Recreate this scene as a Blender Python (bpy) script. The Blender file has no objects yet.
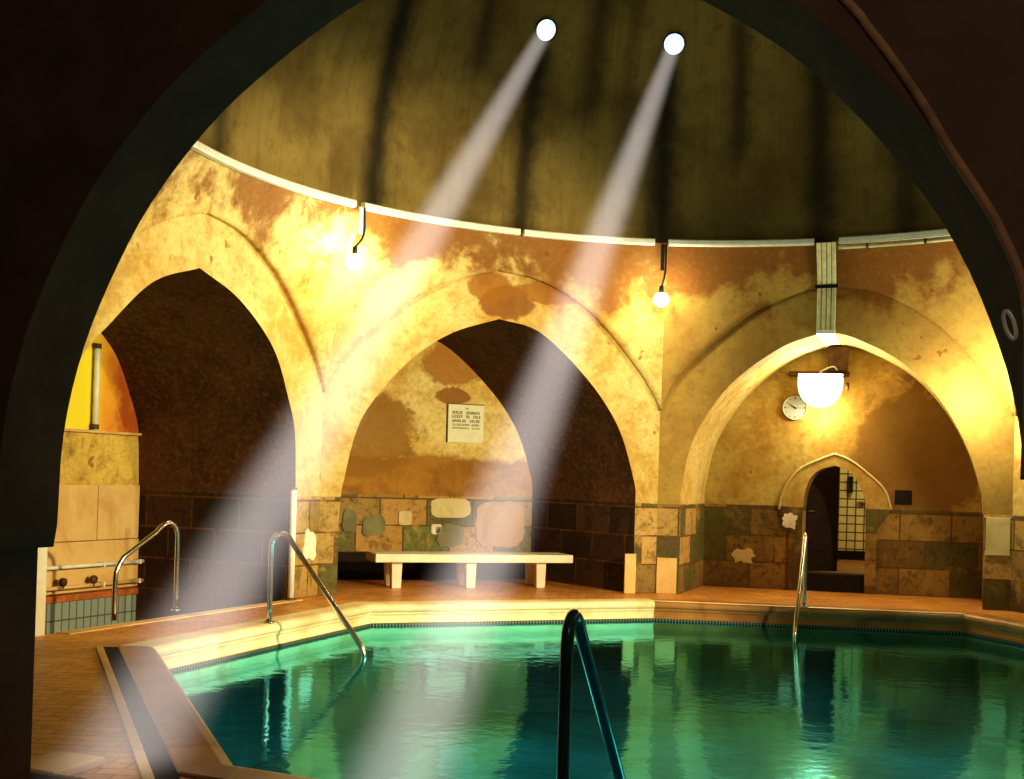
import bpy, bmesh, math, random
from mathutils import Vector, Matrix
random.seed(7)
PI = math.pi
S = bpy.context.scene
COL = S.collection

# ------------------------------------------------------------------ layout (metres, deck level z=0, camera above origin)
EYE = 1.5624
CEN = Vector((1.726, 10.976, 0.0))          # centre of the octagonal bath
RING_R, RING_Z = 5.405, 4.805
CORN = {0: Vector((-2.318, 5.523, 0)), 1: Vector((-4.499, 10.894, 0)), 2: Vector((-2.703, 15.179, 0)),
        3: Vector((1.718, 16.933, 0)), 4: Vector((6.273, 15.855, 0)), 5: Vector((7.951, 11.059, 0)),
        6: Vector((6.186, 6.633, 0)), 7: Vector((1.697, 3.923, 0))}
WATER_Z = -0.238
POOL = [Vector(p + (0,)) for p in [(-1.545, 6.353), (-3.234, 10.393), (-1.895, 14.238), (1.585, 15.65),
        (5.431, 15.169), (6.75, 11.1), (5.25, 7.45), (1.85, 4.80)]]

# ------------------------------------------------------------------ materials
def newmat(name):
    m = bpy.data.materials.new(name); m.use_nodes = True
    nt = m.node_tree; nt.nodes.clear()
    out = nt.nodes.new('ShaderNodeOutputMaterial')
    return m, nt, out
class NB:
    def __init__(s, nt): s.nt = nt
    def n(s, t, **kw):
        nd = s.nt.nodes.new(t)
        for k, v in kw.items(): setattr(nd, k, v)
        return nd
    def link(s, a, b): s.nt.links.new(a, b)
    def set(s, sock, v):
        if hasattr(v, 'is_linked') or isinstance(v, bpy.types.NodeSocket): s.link(v, sock)
        else: sock.default_value = v
    def math(s, op, a, b=None, c=None, clamp=False):
        nd = s.n('ShaderNodeMath', operation=op); nd.use_clamp = clamp
        s.set(nd.inputs[0], a)
        if b is not None: s.set(nd.inputs[1], b)
        if c is not None: s.set(nd.inputs[2], c)
        return nd.outputs[0]
    def mix(s, f, a, b, mode='MIX'):
        nd = s.n('ShaderNodeMix', data_type='RGBA', blend_type=mode)
        s.set(nd.inputs[0], f)
        s.set(nd.inputs[6], a if not isinstance(a, tuple) else (*a, 1)[:4])
        s.set(nd.inputs[7], b if not isinstance(b, tuple) else (*b, 1)[:4])
        return nd.outputs[2]
    def noise(s, vec, scale, detail=6, rough=0.6, dist=0.0):
        nd = s.n('ShaderNodeTexNoise'); s.link(vec, nd.inputs['Vector'])
        nd.inputs['Scale'].default_value = scale; nd.inputs['Detail'].default_value = detail
        nd.inputs['Roughness'].default_value = rough; nd.inputs['Distortion'].default_value = dist
        return nd.outputs['Fac']
    def ramp(s, f, a, b):      # smoothstep a..b
        nd = s.n('ShaderNodeMapRange', interpolation_type='SMOOTHSTEP')
        s.set(nd.inputs[0], f); nd.inputs[1].default_value = a; nd.inputs[2].default_value = b
        return nd.outputs[0]
    def bump(s, h, strength=0.3, dist=0.02):
        nd = s.n('ShaderNodeBump'); s.link(h, nd.inputs['Height'])
        nd.inputs['Strength'].default_value = strength; nd.inputs['Distance'].default_value = dist
        return nd.outputs[0]
def bsdf(nb, out, col, rough=0.7, metal=0.0, normal=None, spec=0.3):
    p = nb.n('ShaderNodeBsdfPrincipled')
    nb.set(p.inputs['Base Color'], (*col, 1)[:4] if isinstance(col, tuple) else col)
    nb.set(p.inputs['Roughness'], rough); p.inputs['Metallic'].default_value = metal
    p.inputs['Specular IOR Level'].default_value = spec
    if normal is not None: nb.link(normal, p.inputs['Normal'])
    nb.link(p.outputs[0], out.inputs[0]); return p
def simple(name, col, rough=0.6, metal=0.0, var=0.25, scale=9.0, spec=0.3):
    m, nt, out = newmat(name); nb = NB(nt)
    g = nb.n('ShaderNodeNewGeometry')
    f = nb.noise(g.outputs['Position'], scale, 4)
    c = nb.mix(nb.ramp(f, 0.3, 0.7), tuple(x * (1 - var) for x in col), tuple(min(1, x * (1 + var)) for x in col))
    bsdf(nb, out, c, rough, metal, nb.bump(f, 0.15, 0.01), spec); return m
def emit(name, col, st):
    m, nt, out = newmat(name); nb = NB(nt)
    e = nb.n('ShaderNodeEmission'); e.inputs[0].default_value = (*col, 1); e.inputs[1].default_value = st
    nb.link(e.outputs[0], out.inputs[0]); return m

def wall_mat(name, pale=(0.66, 0.52, 0.19), ochre=(0.50, 0.28, 0.048), rust=(0.19, 0.062, 0.006), stone_top=1.25, rustiness=0.0,
             stoneA=(0.44, 0.28, 0.085), stoneB=(0.11, 0.09, 0.03), band=None, seed=0.0, stains_shade=()):
    m, nt, out = newmat(name); nb = NB(nt)
    g = nb.n('ShaderNodeNewGeometry'); tc = nb.n('ShaderNodeTexCoord')
    mp = nb.n('ShaderNodeMapping'); nb.link(g.outputs['Position'], mp.inputs[0]); mp.inputs['Location'].default_value = (seed * 3.1, seed * 1.7, seed * .9)
    pos = mp.outputs[0]
    sep = nb.n('ShaderNodeSeparateXYZ'); nb.link(g.outputs['Position'], sep.inputs[0]); z = sep.outputs[2]
    n1 = nb.noise(pos, 0.75, 9, 0.62, 0.3); n2 = nb.noise(pos, 2.6, 8, 0.65, 0.4); n3 = nb.noise(pos, 16, 5, 0.6)
    # plaster: pale to ochre clouds, rust bleeding down from the dome foot
    c = nb.mix(nb.ramp(n1, 0.40, 0.66), pale, ochre)
    c = nb.mix(nb.math('MULTIPLY', nb.ramp(n2, 0.47, 0.66), 0.7), c, ochre)
    nm_ = nb.noise(pos, 7.0, 9, 0.72, 0.6)
    c = nb.mix(nb.math('MULTIPLY', nb.ramp(nm_, 0.50, 0.70), 0.55), c, tuple(x * .6 for x in ochre))
    c = nb.mix(nb.math('MULTIPLY', nb.ramp(nm_, 0.50, 0.34), 0.35), c, tuple(min(1, x * 1.2) for x in pale))
    hi = nb.ramp(z, 3.2, 4.95)
    r = nb.math('ADD', nb.math('MULTIPLY', hi, 0.34), nb.math('MULTIPLY', n1, 0.85))
    r = nb.math('ADD', r, nb.math('MULTIPLY', n2, 0.40))
    r = nb.math('ADD', r, rustiness)
    c = nb.mix(nb.math('MULTIPLY', nb.ramp(r, 0.80, 0.93), 0.85), c, rust)
    spots = nb.ramp(nb.noise(pos, 4.3, 3, 0.5), 0.69, 0.73)
    c = nb.mix(nb.math('MULTIPLY', spots, 0.7), c, rust)
    c = nb.mix(nb.math('MULTIPLY', nb.ramp(n3, 0.45, 0.75), 0.35), c, (0.30, 0.19, 0.05))
    if band:                      # a rough brown render band above the stone
        bz = nb.math('ADD', z, nb.math('MULTIPLY', nb.math('SUBTRACT', n2, 0.5), 0.55))
        bf = nb.math('SUBTRACT', 1.0, nb.ramp(bz, band - 0.06, band + 0.05))
        c = nb.mix(bf, c, nb.mix(nb.ramp(n2, 0.35, 0.7), (0.46, 0.22, 0.03), (0.26, 0.115, 0.016)))
    # ashlar below
    bt = nb.n('ShaderNodeTexBrick'); nb.link(tc.outputs['UV'], bt.inputs['Vector'])
    bt.inputs['Scale'].default_value = 1.0; bt.inputs['Mortar Size'].default_value = 0.012
    bt.inputs['Brick Width'].default_value = 0.72; bt.inputs['Row Height'].default_value = 0.40
    bt.inputs['Color1'].default_value = (*stoneA, 1); bt.inputs['Color2'].default_value = (*stoneB, 1)
    bt.inputs['Mortar'].default_value = (0.16, 0.07, 0.015, 1); bt.inputs['Bias'].default_value = -0.1
    uvs = nb.n('ShaderNodeSeparateXYZ'); nb.link(tc.outputs['UV'], uvs.inputs[0]); uu, vv = uvs.outputs[0], uvs.outputs[1]
    row = nb.math('FLOOR', nb.math('DIVIDE', vv, 0.40)); par = nb.math('SUBTRACT', 1.0, nb.math('MODULO', nb.math('ABSOLUTE', row), 2.0))
    colm = nb.math('FLOOR', nb.math('DIVIDE', nb.math('ADD', uu, nb.math('MULTIPLY', par, 0.36)), 0.72))
    cmb = nb.n('ShaderNodeCombineXYZ'); nb.link(row, cmb.inputs[1]); nb.link(colm, cmb.inputs[0]); cmb.inputs[2].default_value = seed
    wn = nb.n('ShaderNodeTexWhiteNoise', noise_dimensions='3D'); nb.link(cmb.outputs[0], wn.inputs['Vector'])
    cr = nb.n('ShaderNodeValToRGB'); cr.color_ramp.interpolation = 'CONSTANT'; el = cr.color_ramp.elements
    pal = [(0, stoneB), (.22, stoneA), (.42, tuple(a * .55 + b * .45 for a, b in zip(stoneA, stoneB))), (.58, (stoneB[0] * 1.1, stoneB[1] * 1.35, stoneB[2] * 1.1)), (.74, tuple(x * 1.15 for x in stoneA)), (.86, tuple(x * .55 for x in stoneA))]
    el[0].position = 0; el[0].color = (*pal[0][1], 1); el[1].position = pal[1][0]; el[1].color = (*pal[1][1], 1)
    for p_, c_ in pal[2:]: e_ = el.new(p_); e_.color = (*c_, 1)
    nb.link(wn.outputs['Value'], cr.inputs[0])
    sc = nb.mix(nb.math('SUBTRACT', bt.outputs['Fac'], 0.0, clamp=True), cr.outputs[0], (0.16, 0.07, 0.015))
    n4 = nb.noise(pos, 5.5, 8, 0.7, 0.5)
    sc = nb.mix(nb.math('MULTIPLY', nb.ramp(n4, 0.48, 0.66), 0.75), sc, tuple(x * .32 for x in stoneA))
    sc = nb.mix(nb.math('MULTIPLY', nb.ramp(n2, 0.54, 0.70), 0.7), sc, tuple(min(1, x * 1.25) for x in stoneA))
    sc = nb.mix(nb.math('MULTIPLY', nb.ramp(n3, 0.52, 0.72), 0.6), sc, tuple(x * .3 for x in stoneB))
    for su, sv, ru, rv, scol in stains_shade:
        dx = nb.math('DIVIDE', nb.math('SUBTRACT', uu, su), ru); dy = nb.math('DIVIDE', nb.math('SUBTRACT', vv, sv), rv)
        dd_ = nb.math('ADD', nb.math('ADD', nb.math('MULTIPLY', dx, dx), nb.math('MULTIPLY', dy, dy)), nb.math('MULTIPLY', nb.math('SUBTRACT', n2, 0.5), 2.6))
        c = nb.mix(nb.math('MULTIPLY', nb.math('SUBTRACT', 1.0, nb.ramp(dd_, 0.75, 1.15)), 0.85), c, scol)
    edge = nb.math('ADD', z, nb.math('MULTIPLY', nb.math('SUBTRACT', n2, 0.5), 0.06))
    sf = nb.math('SUBTRACT', 1.0, nb.ramp(edge, stone_top - 0.012, stone_top + 0.012))
    c = nb.mix(sf, c, sc)
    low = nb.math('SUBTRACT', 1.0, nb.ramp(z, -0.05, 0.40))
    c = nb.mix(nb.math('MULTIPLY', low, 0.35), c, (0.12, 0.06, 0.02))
    h = nb.math('ADD', nb.math('MULTIPLY', n2, 0.6), nb.math('MULTIPLY', n3, 0.4))
    h = nb.math('SUBTRACT', h, nb.math('MULTIPLY', nb.math('MULTIPLY', bt.outputs['Fac'], sf), 0.8))
    bsdf(nb, out, c, 0.75, 0, nb.bump(h, 0.45, 0.03), 0.25); return m

def dome_mat():
    m, nt, out = newmat('dome_plaster'); nb = NB(nt)
    g = nb.n('ShaderNodeNewGeometry'); pos = g.outputs['Position']
    sub = nb.n('ShaderNodeVectorMath', operation='SUBTRACT'); nb.link(pos, sub.inputs[0]); sub.inputs[1].default_value = (CEN.x, CEN.y, RING_Z)
    sep = nb.n('ShaderNodeSeparateXYZ'); nb.link(sub.outputs[0], sep.inputs[0])
    az = nb.math('MULTIPLY', nb.math('ARCTAN2', sep.outputs[1], sep.outputs[0]), 180 / PI)
    el = nb.math('MULTIPLY', nb.math('ARCSINE', nb.math('DIVIDE', sep.outputs[2], RING_R + 0.001)), 180 / PI)
    n1 = nb.noise(pos, 0.8, 8, 0.6, 0.2); n2 = nb.noise(pos, 4.5, 8, 0.65)
    comb = nb.n('ShaderNodeCombineXYZ'); nb.set(comb.inputs[0], nb.math('MULTIPLY', az, 0.45)); nb.set(comb.inputs[1], nb.math('MULTIPLY', el, 0.035))
    nv = nb.noise(comb.outputs[0], 2.2, 7, 0.65)
    c = nb.mix(nb.ramp(n1, 0.36, 0.68), (0.25, 0.185, 0.055), (0.13, 0.09, 0.026))
    c = nb.mix(nb.math('MULTIPLY', nb.ramp(nv, 0.46, 0.76), 0.38), c, (0.075, 0.046, 0.015))
    c = nb.mix(nb.math('MULTIPLY', nb.ramp(n2, 0.5, 0.72), 0.4), c, (0.09, 0.055, 0.016))
    tot = None
    azn = nb.math('ADD', az, nb.math('MULTIPLY', nb.math('SUBTRACT', n2, 0.5), 2.4))
    for a0, w, e0, e1, k in [(162.3, 1.7, 0, 9, .8), (135.2, 2.0, 0, 50, 1), (112.0, 1.7, 0, 27, .95), (121.4, 1.6, 21, 60, .7), (103.2, 2.1, 16, 60, .75),
                             (97.5, 1.2, 10, 50, .4), (91.5, 2.0, 0, 27.5, 1), (80.5, 1.6, 12, 33, .8), (68.8, 2.3, 0, 30, .9), (57, 2.5, 0, 30, .8), (46, 2, 0, 26, .9),
                             (148.5, 1.2, 14, 50, .4), (22.5, 2, 0, 28, .9), (0, 2, 0, 28, .9), (-22.5, 2, 0, 28, .9), (-45, 2, 0, 40, .9), (-67, 2, 0, 28, .9), (-90, 2, 0, 35, .9), (-113, 2, 0, 28, .9), (-135, 2, 0, 45, .9), (-158, 2, 0, 28, .9), (179, 1.5, 0, 30, .9)]:
        d = nb.math('DIVIDE', nb.math('SUBTRACT', azn, a0), w)
        gss = nb.math('POWER', 2.718, nb.math('MULTIPLY', nb.math('MULTIPLY', d, d), -0.9))
        gss = nb.math('MULTIPLY', gss, nb.math('SUBTRACT', k, nb.math('MULTIPLY', nb.ramp(el, e1 - 4, e1 + 3), k)))
        if e0 > 0: gss = nb.math('MULTIPLY', gss, nb.ramp(el, e0 - 3, e0 + 3))
        tot = gss if tot is None else nb.math('MAXIMUM', tot, gss)
    c = nb.mix(nb.math('MULTIPLY', tot, 0.93), c, (0.018, 0.016, 0.008))
    bsdf(nb, out, c, 0.85, 0, nb.bump(n2, 0.3, 0.03), 0.15); return m

def floor_mat():
    m, nt, out = newmat('brown_floor_tiles'); nb = NB(nt)
    tc = nb.n('ShaderNodeTexCoord'); g = nb.n('ShaderNodeNewGeometry')
    mp = nb.n('ShaderNodeMapping'); nb.link(tc.outputs['UV'], mp.inputs[0]); mp.inputs['Rotation'].default_value = (0, 0, math.radians(3))
    bt = nb.n('ShaderNodeTexBrick'); nb.link(mp.outputs[0], bt.inputs['Vector']); bt.offset = 0.5
    for k, v in (('Scale', 1), ('Mortar Size', 0.006), ('Brick Width', 0.24), ('Row Height', 0.12)): bt.inputs[k].default_value = v
    bt.inputs['Color1'].default_value = (0.68, 0.29, 0.05, 1); bt.inputs['Color2'].default_value = (0.50, 0.20, 0.038, 1); bt.inputs['Mortar'].default_value = (0.20, 0.08, 0.02, 1)
    n1 = nb.noise(g.outputs['Position'], 1.4, 7, 0.6); n2 = nb.noise(g.outputs['Position'], 7, 5)
    c = nb.mix(nb.math('MULTIPLY', nb.ramp(n1, 0.45, 0.68), 0.55), bt.outputs[0], (0.78, 0.46, 0.12))
    c = nb.mix(nb.math('MULTIPLY', nb.ramp(n2, 0.5, 0.75), 0.5), c, (0.22, 0.08, 0.018))
    h = nb.math('SUBTRACT', nb.math('MULTIPLY', n2, 0.3), bt.outputs['Fac'])
    bsdf(nb, out, c, 0.42, 0, nb.bump(h, 0.25, 0.008), 0.35); return m

def tile_mat(name, c1, c2, grout, w, h, rough=0.25, mortar=0.01):
    m, nt, out = newmat(name); nb = NB(nt)
    tc = nb.n('ShaderNodeTexCoord')
    bt = nb.n('ShaderNodeTexBrick'); nb.link(tc.outputs['UV'], bt.inputs['Vector']); bt.offset = 0.0
    for k, v in (('Scale', 1), ('Mortar Size', mortar), ('Brick Width', w), ('Row Height', h)): bt.inputs[k].default_value = v
    bt.inputs['Color1'].default_value = (*c1, 1); bt.inputs['Color2'].default_value = (*c2, 1); bt.inputs['Mortar'].default_value = (*grout, 1)
    bsdf(nb, out, bt.outputs[0], rough, 0, None, 0.4); return m

def marble_mat(name, a, b, rough=0.35):
    m, nt, out = newmat(name); nb = NB(nt); g = nb.n('ShaderNodeNewGeometry'); pos = g.outputs['Position']
    n1 = nb.noise(pos, 1.3, 8, 0.6, 0.8); n2 = nb.noise(pos, 9, 5)
    c = nb.mix(nb.ramp(n1, 0.42, 0.7), a, b)
    c = nb.mix(nb.math('MULTIPLY', nb.ramp(n2, 0.6, 0.8), 0.4), c, tuple(x * .45 for x in b))
    bsdf(nb, out, c, rough, 0, nb.bump(n2, 0.12, 0.01), 0.4); return m

def water_mat():
    m, nt, out = newmat('pool_water'); nb = NB(nt); g = nb.n('ShaderNodeNewGeometry')
    n1 = nb.noise(g.outputs['Position'], 5.0, 2, 0.5); n2 = nb.noise(g.outputs['Position'], 13, 2, 0.5)
    nrm = nb.bump(nb.math('ADD', n1, nb.math('MULTIPLY', n2, 0.4)), 0.06, 0.04)
    fr = nb.n('ShaderNodeFresnel'); fr.inputs[0].default_value = 1.42; nb.link(nrm, fr.inputs[1])
    tr = nb.n('ShaderNodeBsdfTransparent'); tr.inputs[0].default_value = (0.40, 0.93, 0.95, 1)
    gl = nb.n('ShaderNodeBsdfGlossy'); gl.inputs[0].default_value = (0.17, 0.74, 0.95, 1); gl.inputs['Roughness'].default_value = 0.07; nb.link(nrm, gl.inputs['Normal'])
    mx = nb.n('ShaderNodeMixShader'); nb.link(nb.math('MULTIPLY', fr.outputs[0], 2.3, clamp=True), mx.inputs[0]); nb.link(tr.outputs[0], mx.inputs[1]); nb.link(gl.outputs[0], mx.inputs[2])
    nb.link(mx.outputs[0], out.inputs[0]); return m

def shaft_glow_mat(name, length, r0, r1, strength):
    # daylight shaft put in as air that emits by itself: a soft-edged glow around the object's own axis
    m, nt, out = newmat(name); nb = NB(nt)
    tc = nb.n('ShaderNodeTexCoord'); sep = nb.n('ShaderNodeSeparateXYZ'); nb.link(tc.outputs['Object'], sep.inputs[0])
    x, y, z = sep.outputs[0], sep.outputs[1], sep.outputs[2]
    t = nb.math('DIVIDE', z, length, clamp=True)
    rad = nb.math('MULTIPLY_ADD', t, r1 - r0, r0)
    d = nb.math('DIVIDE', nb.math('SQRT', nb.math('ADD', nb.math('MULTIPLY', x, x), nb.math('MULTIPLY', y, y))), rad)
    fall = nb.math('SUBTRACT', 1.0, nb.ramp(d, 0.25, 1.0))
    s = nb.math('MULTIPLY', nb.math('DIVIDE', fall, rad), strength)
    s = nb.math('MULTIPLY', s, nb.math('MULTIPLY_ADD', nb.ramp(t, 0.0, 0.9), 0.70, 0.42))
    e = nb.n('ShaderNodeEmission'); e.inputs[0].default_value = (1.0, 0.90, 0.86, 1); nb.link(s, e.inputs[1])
    sc = nb.n('ShaderNodeVolumeScatter'); sc.inputs[0].default_value = (1, .96, .92, 1); nb.link(nb.math('MULTIPLY', fall, 0.02), sc.inputs['Density'])
    ad = nb.n('ShaderNodeAddShader'); nb.link(e.outputs[0], ad.inputs[0]); nb.link(sc.outputs[0], ad.inputs[1])
    nb.link(ad.outputs[0], out.inputs[1]); return m

M = {}
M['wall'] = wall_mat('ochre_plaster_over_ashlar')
M['wall_b'] = wall_mat('ochre_plaster_back_bay', seed=2.0, stains_shade=[(13.05, 3.88, .40, .22, (.22, .075, .008)), (12.75, 4.08, .3, .2, (.30, .12, .012)), (13.6, 4.05, .5, .14, (.30, .12, .012))])
M['wall_c'] = wall_mat('shaded_plaster_right_bay', pale=(0.42, 0.27, 0.06), ochre=(0.34, 0.19, 0.04), rustiness=0.03, seed=4.0)  # right bay's dimmer light painted in as darker plaster
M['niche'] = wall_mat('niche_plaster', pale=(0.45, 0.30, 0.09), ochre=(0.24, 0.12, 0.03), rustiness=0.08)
M['niche_dark'] = wall_mat('shaded_niche_vault', pale=(0.12, 0.05, 0.016), ochre=(0.06, 0.025, 0.009), rust=(0.03, 0.011, 0.004), stoneA=(0.08, 0.036, 0.018), stoneB=(0.04, 0.02, 0.010), rustiness=0.04)  # vault shade put into the colour, far darker than the niche plaster
M['end_b'] = wall_mat('patched_end_wall', pale=(0.85, 0.66, 0.24), ochre=(0.66, 0.38, 0.06), rust=(0.30, 0.10, 0.012), band=1.85, rustiness=0.03, seed=6.0, stoneA=(0.50, 0.29, 0.08), stoneB=(0.17, 0.16, 0.055), stains_shade=[(12.3, 2.15, .85, .62, (.30, .14, .018)), (13.75, 3.3, .6, .38, (.42, .17, .018)), (13.67, 2.76, .3, .13, (.3, .1, .012))])
M['end_c'] = wall_mat('doorway_end_wall', pale=(0.56, 0.40, 0.11), ochre=(0.40, 0.21, 0.035), rust=(0.15, 0.05, 0.007), rustiness=0.06, seed=8.0, stoneA=(0.34, 0.20, 0.05), stoneB=(0.12, 0.08, 0.024), stains_shade=[(19.35, 2.1, .95, 1.1, (.22, .10, .015))])  # its one tint paints shade over the right part of the wall
M['end_a'] = wall_mat('slab_faced_end_wall', pale=(0.70, 0.48, 0.10), ochre=(0.20, 0.10, 0.018), rustiness=.06, stoneA=(0.52, 0.37, 0.16), stoneB=(0.44, 0.28, 0.10), stone_top=0.6)
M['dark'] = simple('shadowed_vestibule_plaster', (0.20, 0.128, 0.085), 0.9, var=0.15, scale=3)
M['reveal'] = simple('shaded_arch_reveal', (0.13, 0.080, 0.052), 0.9, var=0.2, scale=3)  # arch shade put into the colour so lamps leave it dark
M['dome'] = dome_mat()
M['floor'] = floor_mat()
M['coping'] = marble_mat('cream_marble_coping', (0.84, 0.70, 0.38), (0.66, 0.44, 0.17))
M['bench'] = marble_mat('pale_stone_bench', (0.86, 0.78, 0.56), (0.74, 0.60, 0.36), 0.5)
M['slab'] = marble_mat('tan_stone_slab', (0.72, 0.49, 0.19), (0.58, 0.33, 0.09), 0.6)
M['patch'] = marble_mat('pale_repair_stone', (0.72, 0.58, 0.27), (0.55, 0.40, 0.15), 0.6)
M['basin'] = simple('teal_pool_lining', (0.014, 0.34, 0.335), 0.5, var=0.25, scale=1.2)
M['bluetile'] = tile_mat('blue_grey_tiles', (0.30, 0.36, 0.30), (0.27, 0.33, 0.28), (0.12, 0.13, 0.10), 0.12, 0.30, 0.3)
M['creamtile'] = tile_mat('cream_wall_tiles', (0.78, 0.74, 0.42), (0.74, 0.70, 0.38), (0.12, 0.10, 0.04), 0.15, 0.15, 0.3, 0.012)
M['gutter'] = tile_mat('dark_gutter_mosaic', (0.025, 0.03, 0.03), (0.03, 0.04, 0.035), (0.22, 0.20, 0.11), 0.04, 0.06, 0.4, 0.007)
M['water'] = water_mat()
M['steel'] = simple('polished_steel', (0.75, 0.72, 0.66), 0.18, 1.0, var=0.05, spec=0.5)
M['tealrail'] = simple('teal_reflection_tube', (0.015, 0.09, 0.10), 0.22, 0.3, var=0.1, spec=0.7)  # the pool's teal reflection is put into the tube colour
M['white'] = simple('white_plastic', (0.80, 0.80, 0.66), 0.45, var=0.06)
M['oldwhite'] = simple('yellowed_trunking', (0.62, 0.60, 0.34), 0.5, var=0.15)
M['black'] = simple('black_paint', (0.012, 0.010, 0.008), 0.6)
M['brownmetal'] = simple('rusty_brown_metal', (0.12, 0.055, 0.018), 0.6, var=0.3)
M['hole'] = simple('dark_recess', (0.02, 0.012, 0.007), 0.9)
M['wood'] = simple('dark_door_wood', (0.045, 0.024, 0.012), 0.6, var=0.2)
M['bulb'] = emit('glowing_bulb', (1.0, 0.90, 0.62), 60)
M['flood'] = emit('floodlight_glass', (1.0, 0.95, 0.72), 40)
M['paper'] = simple('cream_notice_board', (0.86, 0.80, 0.50), 0.5, var=0.04)
M['ink'] = simple('dark_green_lettering', (0.10, 0.10, 0.03), 0.6)
M['dial'] = simple('white_clock_dial', (0.42, 0.42, 0.36), 0.4, var=0.03)
M['yellow'] = None
def lunette_mat():
    m, nt, out = newmat('painted_lunette_plaster'); nb = NB(nt)
    tc = nb.n('ShaderNodeTexCoord'); sep = nb.n('ShaderNodeSeparateXYZ'); nb.link(tc.outputs['UV'], sep.inputs[0]); g = nb.n('ShaderNodeNewGeometry')
    n1 = nb.noise(g.outputs['Position'], 2.6, 7, 0.6)
    u = nb.math('ADD', sep.outputs[0], nb.math('MULTIPLY', nb.math('SUBTRACT', n1, 0.5), 0.25))
    c = nb.mix(nb.ramp(u, 3.15, 3.5), (0.85, 0.70, 0.03), (0.80, 0.36, 0.03))
    c = nb.mix(nb.math('MULTIPLY', nb.ramp(u, 3.35, 3.75), nb.ramp(n1, 0.35, 0.6)), c, (0.45, 0.10, 0.015))
    bsdf(nb, out, c, 0.7); return m
M['lunette'] = lunette_mat()
def pane_mat():
    m, nt, out = newmat('skylight_glass'); nb = NB(nt); g = nb.n('ShaderNodeNewGeometry')
    f = nb.noise(g.outputs['Position'], 14, 2)
    t = nb.n('ShaderNodeBsdfTransparent'); nb.link(nb.mix(nb.ramp(f, .4, .6), (0.75, 0.88, 1.0), (1, 1, 1)), t.inputs[0])
    gl = nb.n('ShaderNodeBsdfGlossy'); gl.inputs[0].default_value = (.8, .9, 1, 1); gl.inputs['Roughness'].default_value = 0.1
    mx = nb.n('ShaderNodeMixShader'); mx.inputs[0].default_value = 0.08
    nb.link(t.outputs[0], mx.inputs[1]); nb.link(gl.outputs[0], mx.inputs[2]); nb.link(mx.outputs[0], out.inputs[0]); return m
M['pane'] = pane_mat()

# ------------------------------------------------------------------ mesh helpers
class MB:
    def __init__(s): s.v = []; s.f = []; s.uv = []; s.sm = []
    def face(s, pts, uv=None, smooth=False):
        i = len(s.v); s.v += [tuple(p) for p in pts]; s.f.append(list(range(i, i + len(pts))))
        s.uv.append(uv or [(p[0], p[1]) for p in pts]); s.sm.append(smooth)
    def strip(s, A, B, ua=None, ub=None, smooth=False):
        for i in range(len(A) - 1):
            s.face([A[i], A[i + 1], B[i + 1], B[i]], [ua[i], ua[i + 1], ub[i + 1], ub[i]] if ua else None, smooth)
    def box(s, o, ax, ay, az):           # origin corner + three edge vectors
        o, ax, ay, az = map(Vector, (o, ax, ay, az))
        P = lambda i, j, k: o + ax * i + ay * j + az * k
        lx, ly, lz = ax.length, ay.length, az.length
        for q, w, h in (([(0,0,0),(0,1,0),(1,1,0),(1,0,0)], ly, lx), ([(0,0,1),(1,0,1),(1,1,1),(0,1,1)], lx, ly), ([(0,0,0),(1,0,0),(1,0,1),(0,0,1)], lx, lz),
                  ([(0,1,0),(0,1,1),(1,1,1),(1,1,0)], lz, lx), ([(0,0,0),(0,0,1),(0,1,1),(0,1,0)], lz, ly), ([(1,0,0),(1,1,0),(1,1,1),(1,0,1)], ly, lz)):
            s.face([P(*t) for t in q], [(0, 0), (w, 0), (w, h), (0, h)])
    def tube(s, pts, r, n=12, caps=True):
        pts = [Vector(p) for p in pts]; rings = []; up = None
        for i, p in enumerate(pts):
            t = ((pts[min(i + 1, len(pts) - 1)] - pts[max(i - 1, 0)])).normalized()
            if up is None:
                up = t.orthogonal().normalized()
            up = (up - t * up.dot(t)).normalized(); sd = t.cross(up)
            rr = r[i] if isinstance(r, (list, tuple)) else r
            rings.append([p + (up * math.cos(2 * PI * k / n) + sd * math.sin(2 * PI * k / n)) * rr for k in range(n + 1)])
        for a, b in zip(rings, rings[1:]): s.strip(a, b, smooth=True)
        if caps: s.face(rings[0][:-1][::-1]); s.face(rings[-1][:-1])
    def lathe(s, prof, c, ax=(0, 0, 1), n=24, smooth=True):   # prof: (radius, height along ax)
        c = Vector(c); ax = Vector(ax).normalized(); u = ax.orthogonal().normalized(); w = ax.cross(u)
        R_ = [[c + ax * h + (u * math.cos(2 * PI * k / n) + w * math.sin(2 * PI * k / n)) * max(r, 1e-4) for k in range(n + 1)] for r, h in prof]
        for a, b in zip(R_, R_[1:]): s.strip(a, b, smooth=smooth)
    def build(s, name, mat, parent=None, merge=True, bevel=0):
        me = bpy.data.meshes.new(name); off = s.org if hasattr(s, 'org') else Vector((0, 0, 0))
        me.from_pydata(s.v, [], s.f); uvl = me.uv_layers.new(name='UVMap'); k = 0
        for fu in s.uv:
            for q in fu: uvl.data[k].uv = q; k += 1
        for p, sm in zip(me.polygons, s.sm): p.use_smooth = sm
        o = bpy.data.objects.new(name, me); me.materials.append(mat); COL.objects.link(o)
        if merge:
            bm = bmesh.new(); bm.from_mesh(me); bmesh.ops.remove_doubles(bm, verts=bm.verts, dist=1e-4)
            bmesh.ops.recalc_face_normals(bm, faces=bm.faces); bm.to_mesh(me); bm.free()
        if bevel:
            b = o.modifiers.new('bevel', 'BEVEL'); b.width = bevel; b.segments = 2; b.limit_method = 'ANGLE'
        if parent is not None:
            o.parent = parent; o.matrix_parent_inverse = Matrix.Translation(parent.location).inverted() if parent.type == 'EMPTY' else Matrix()
        return o
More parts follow.
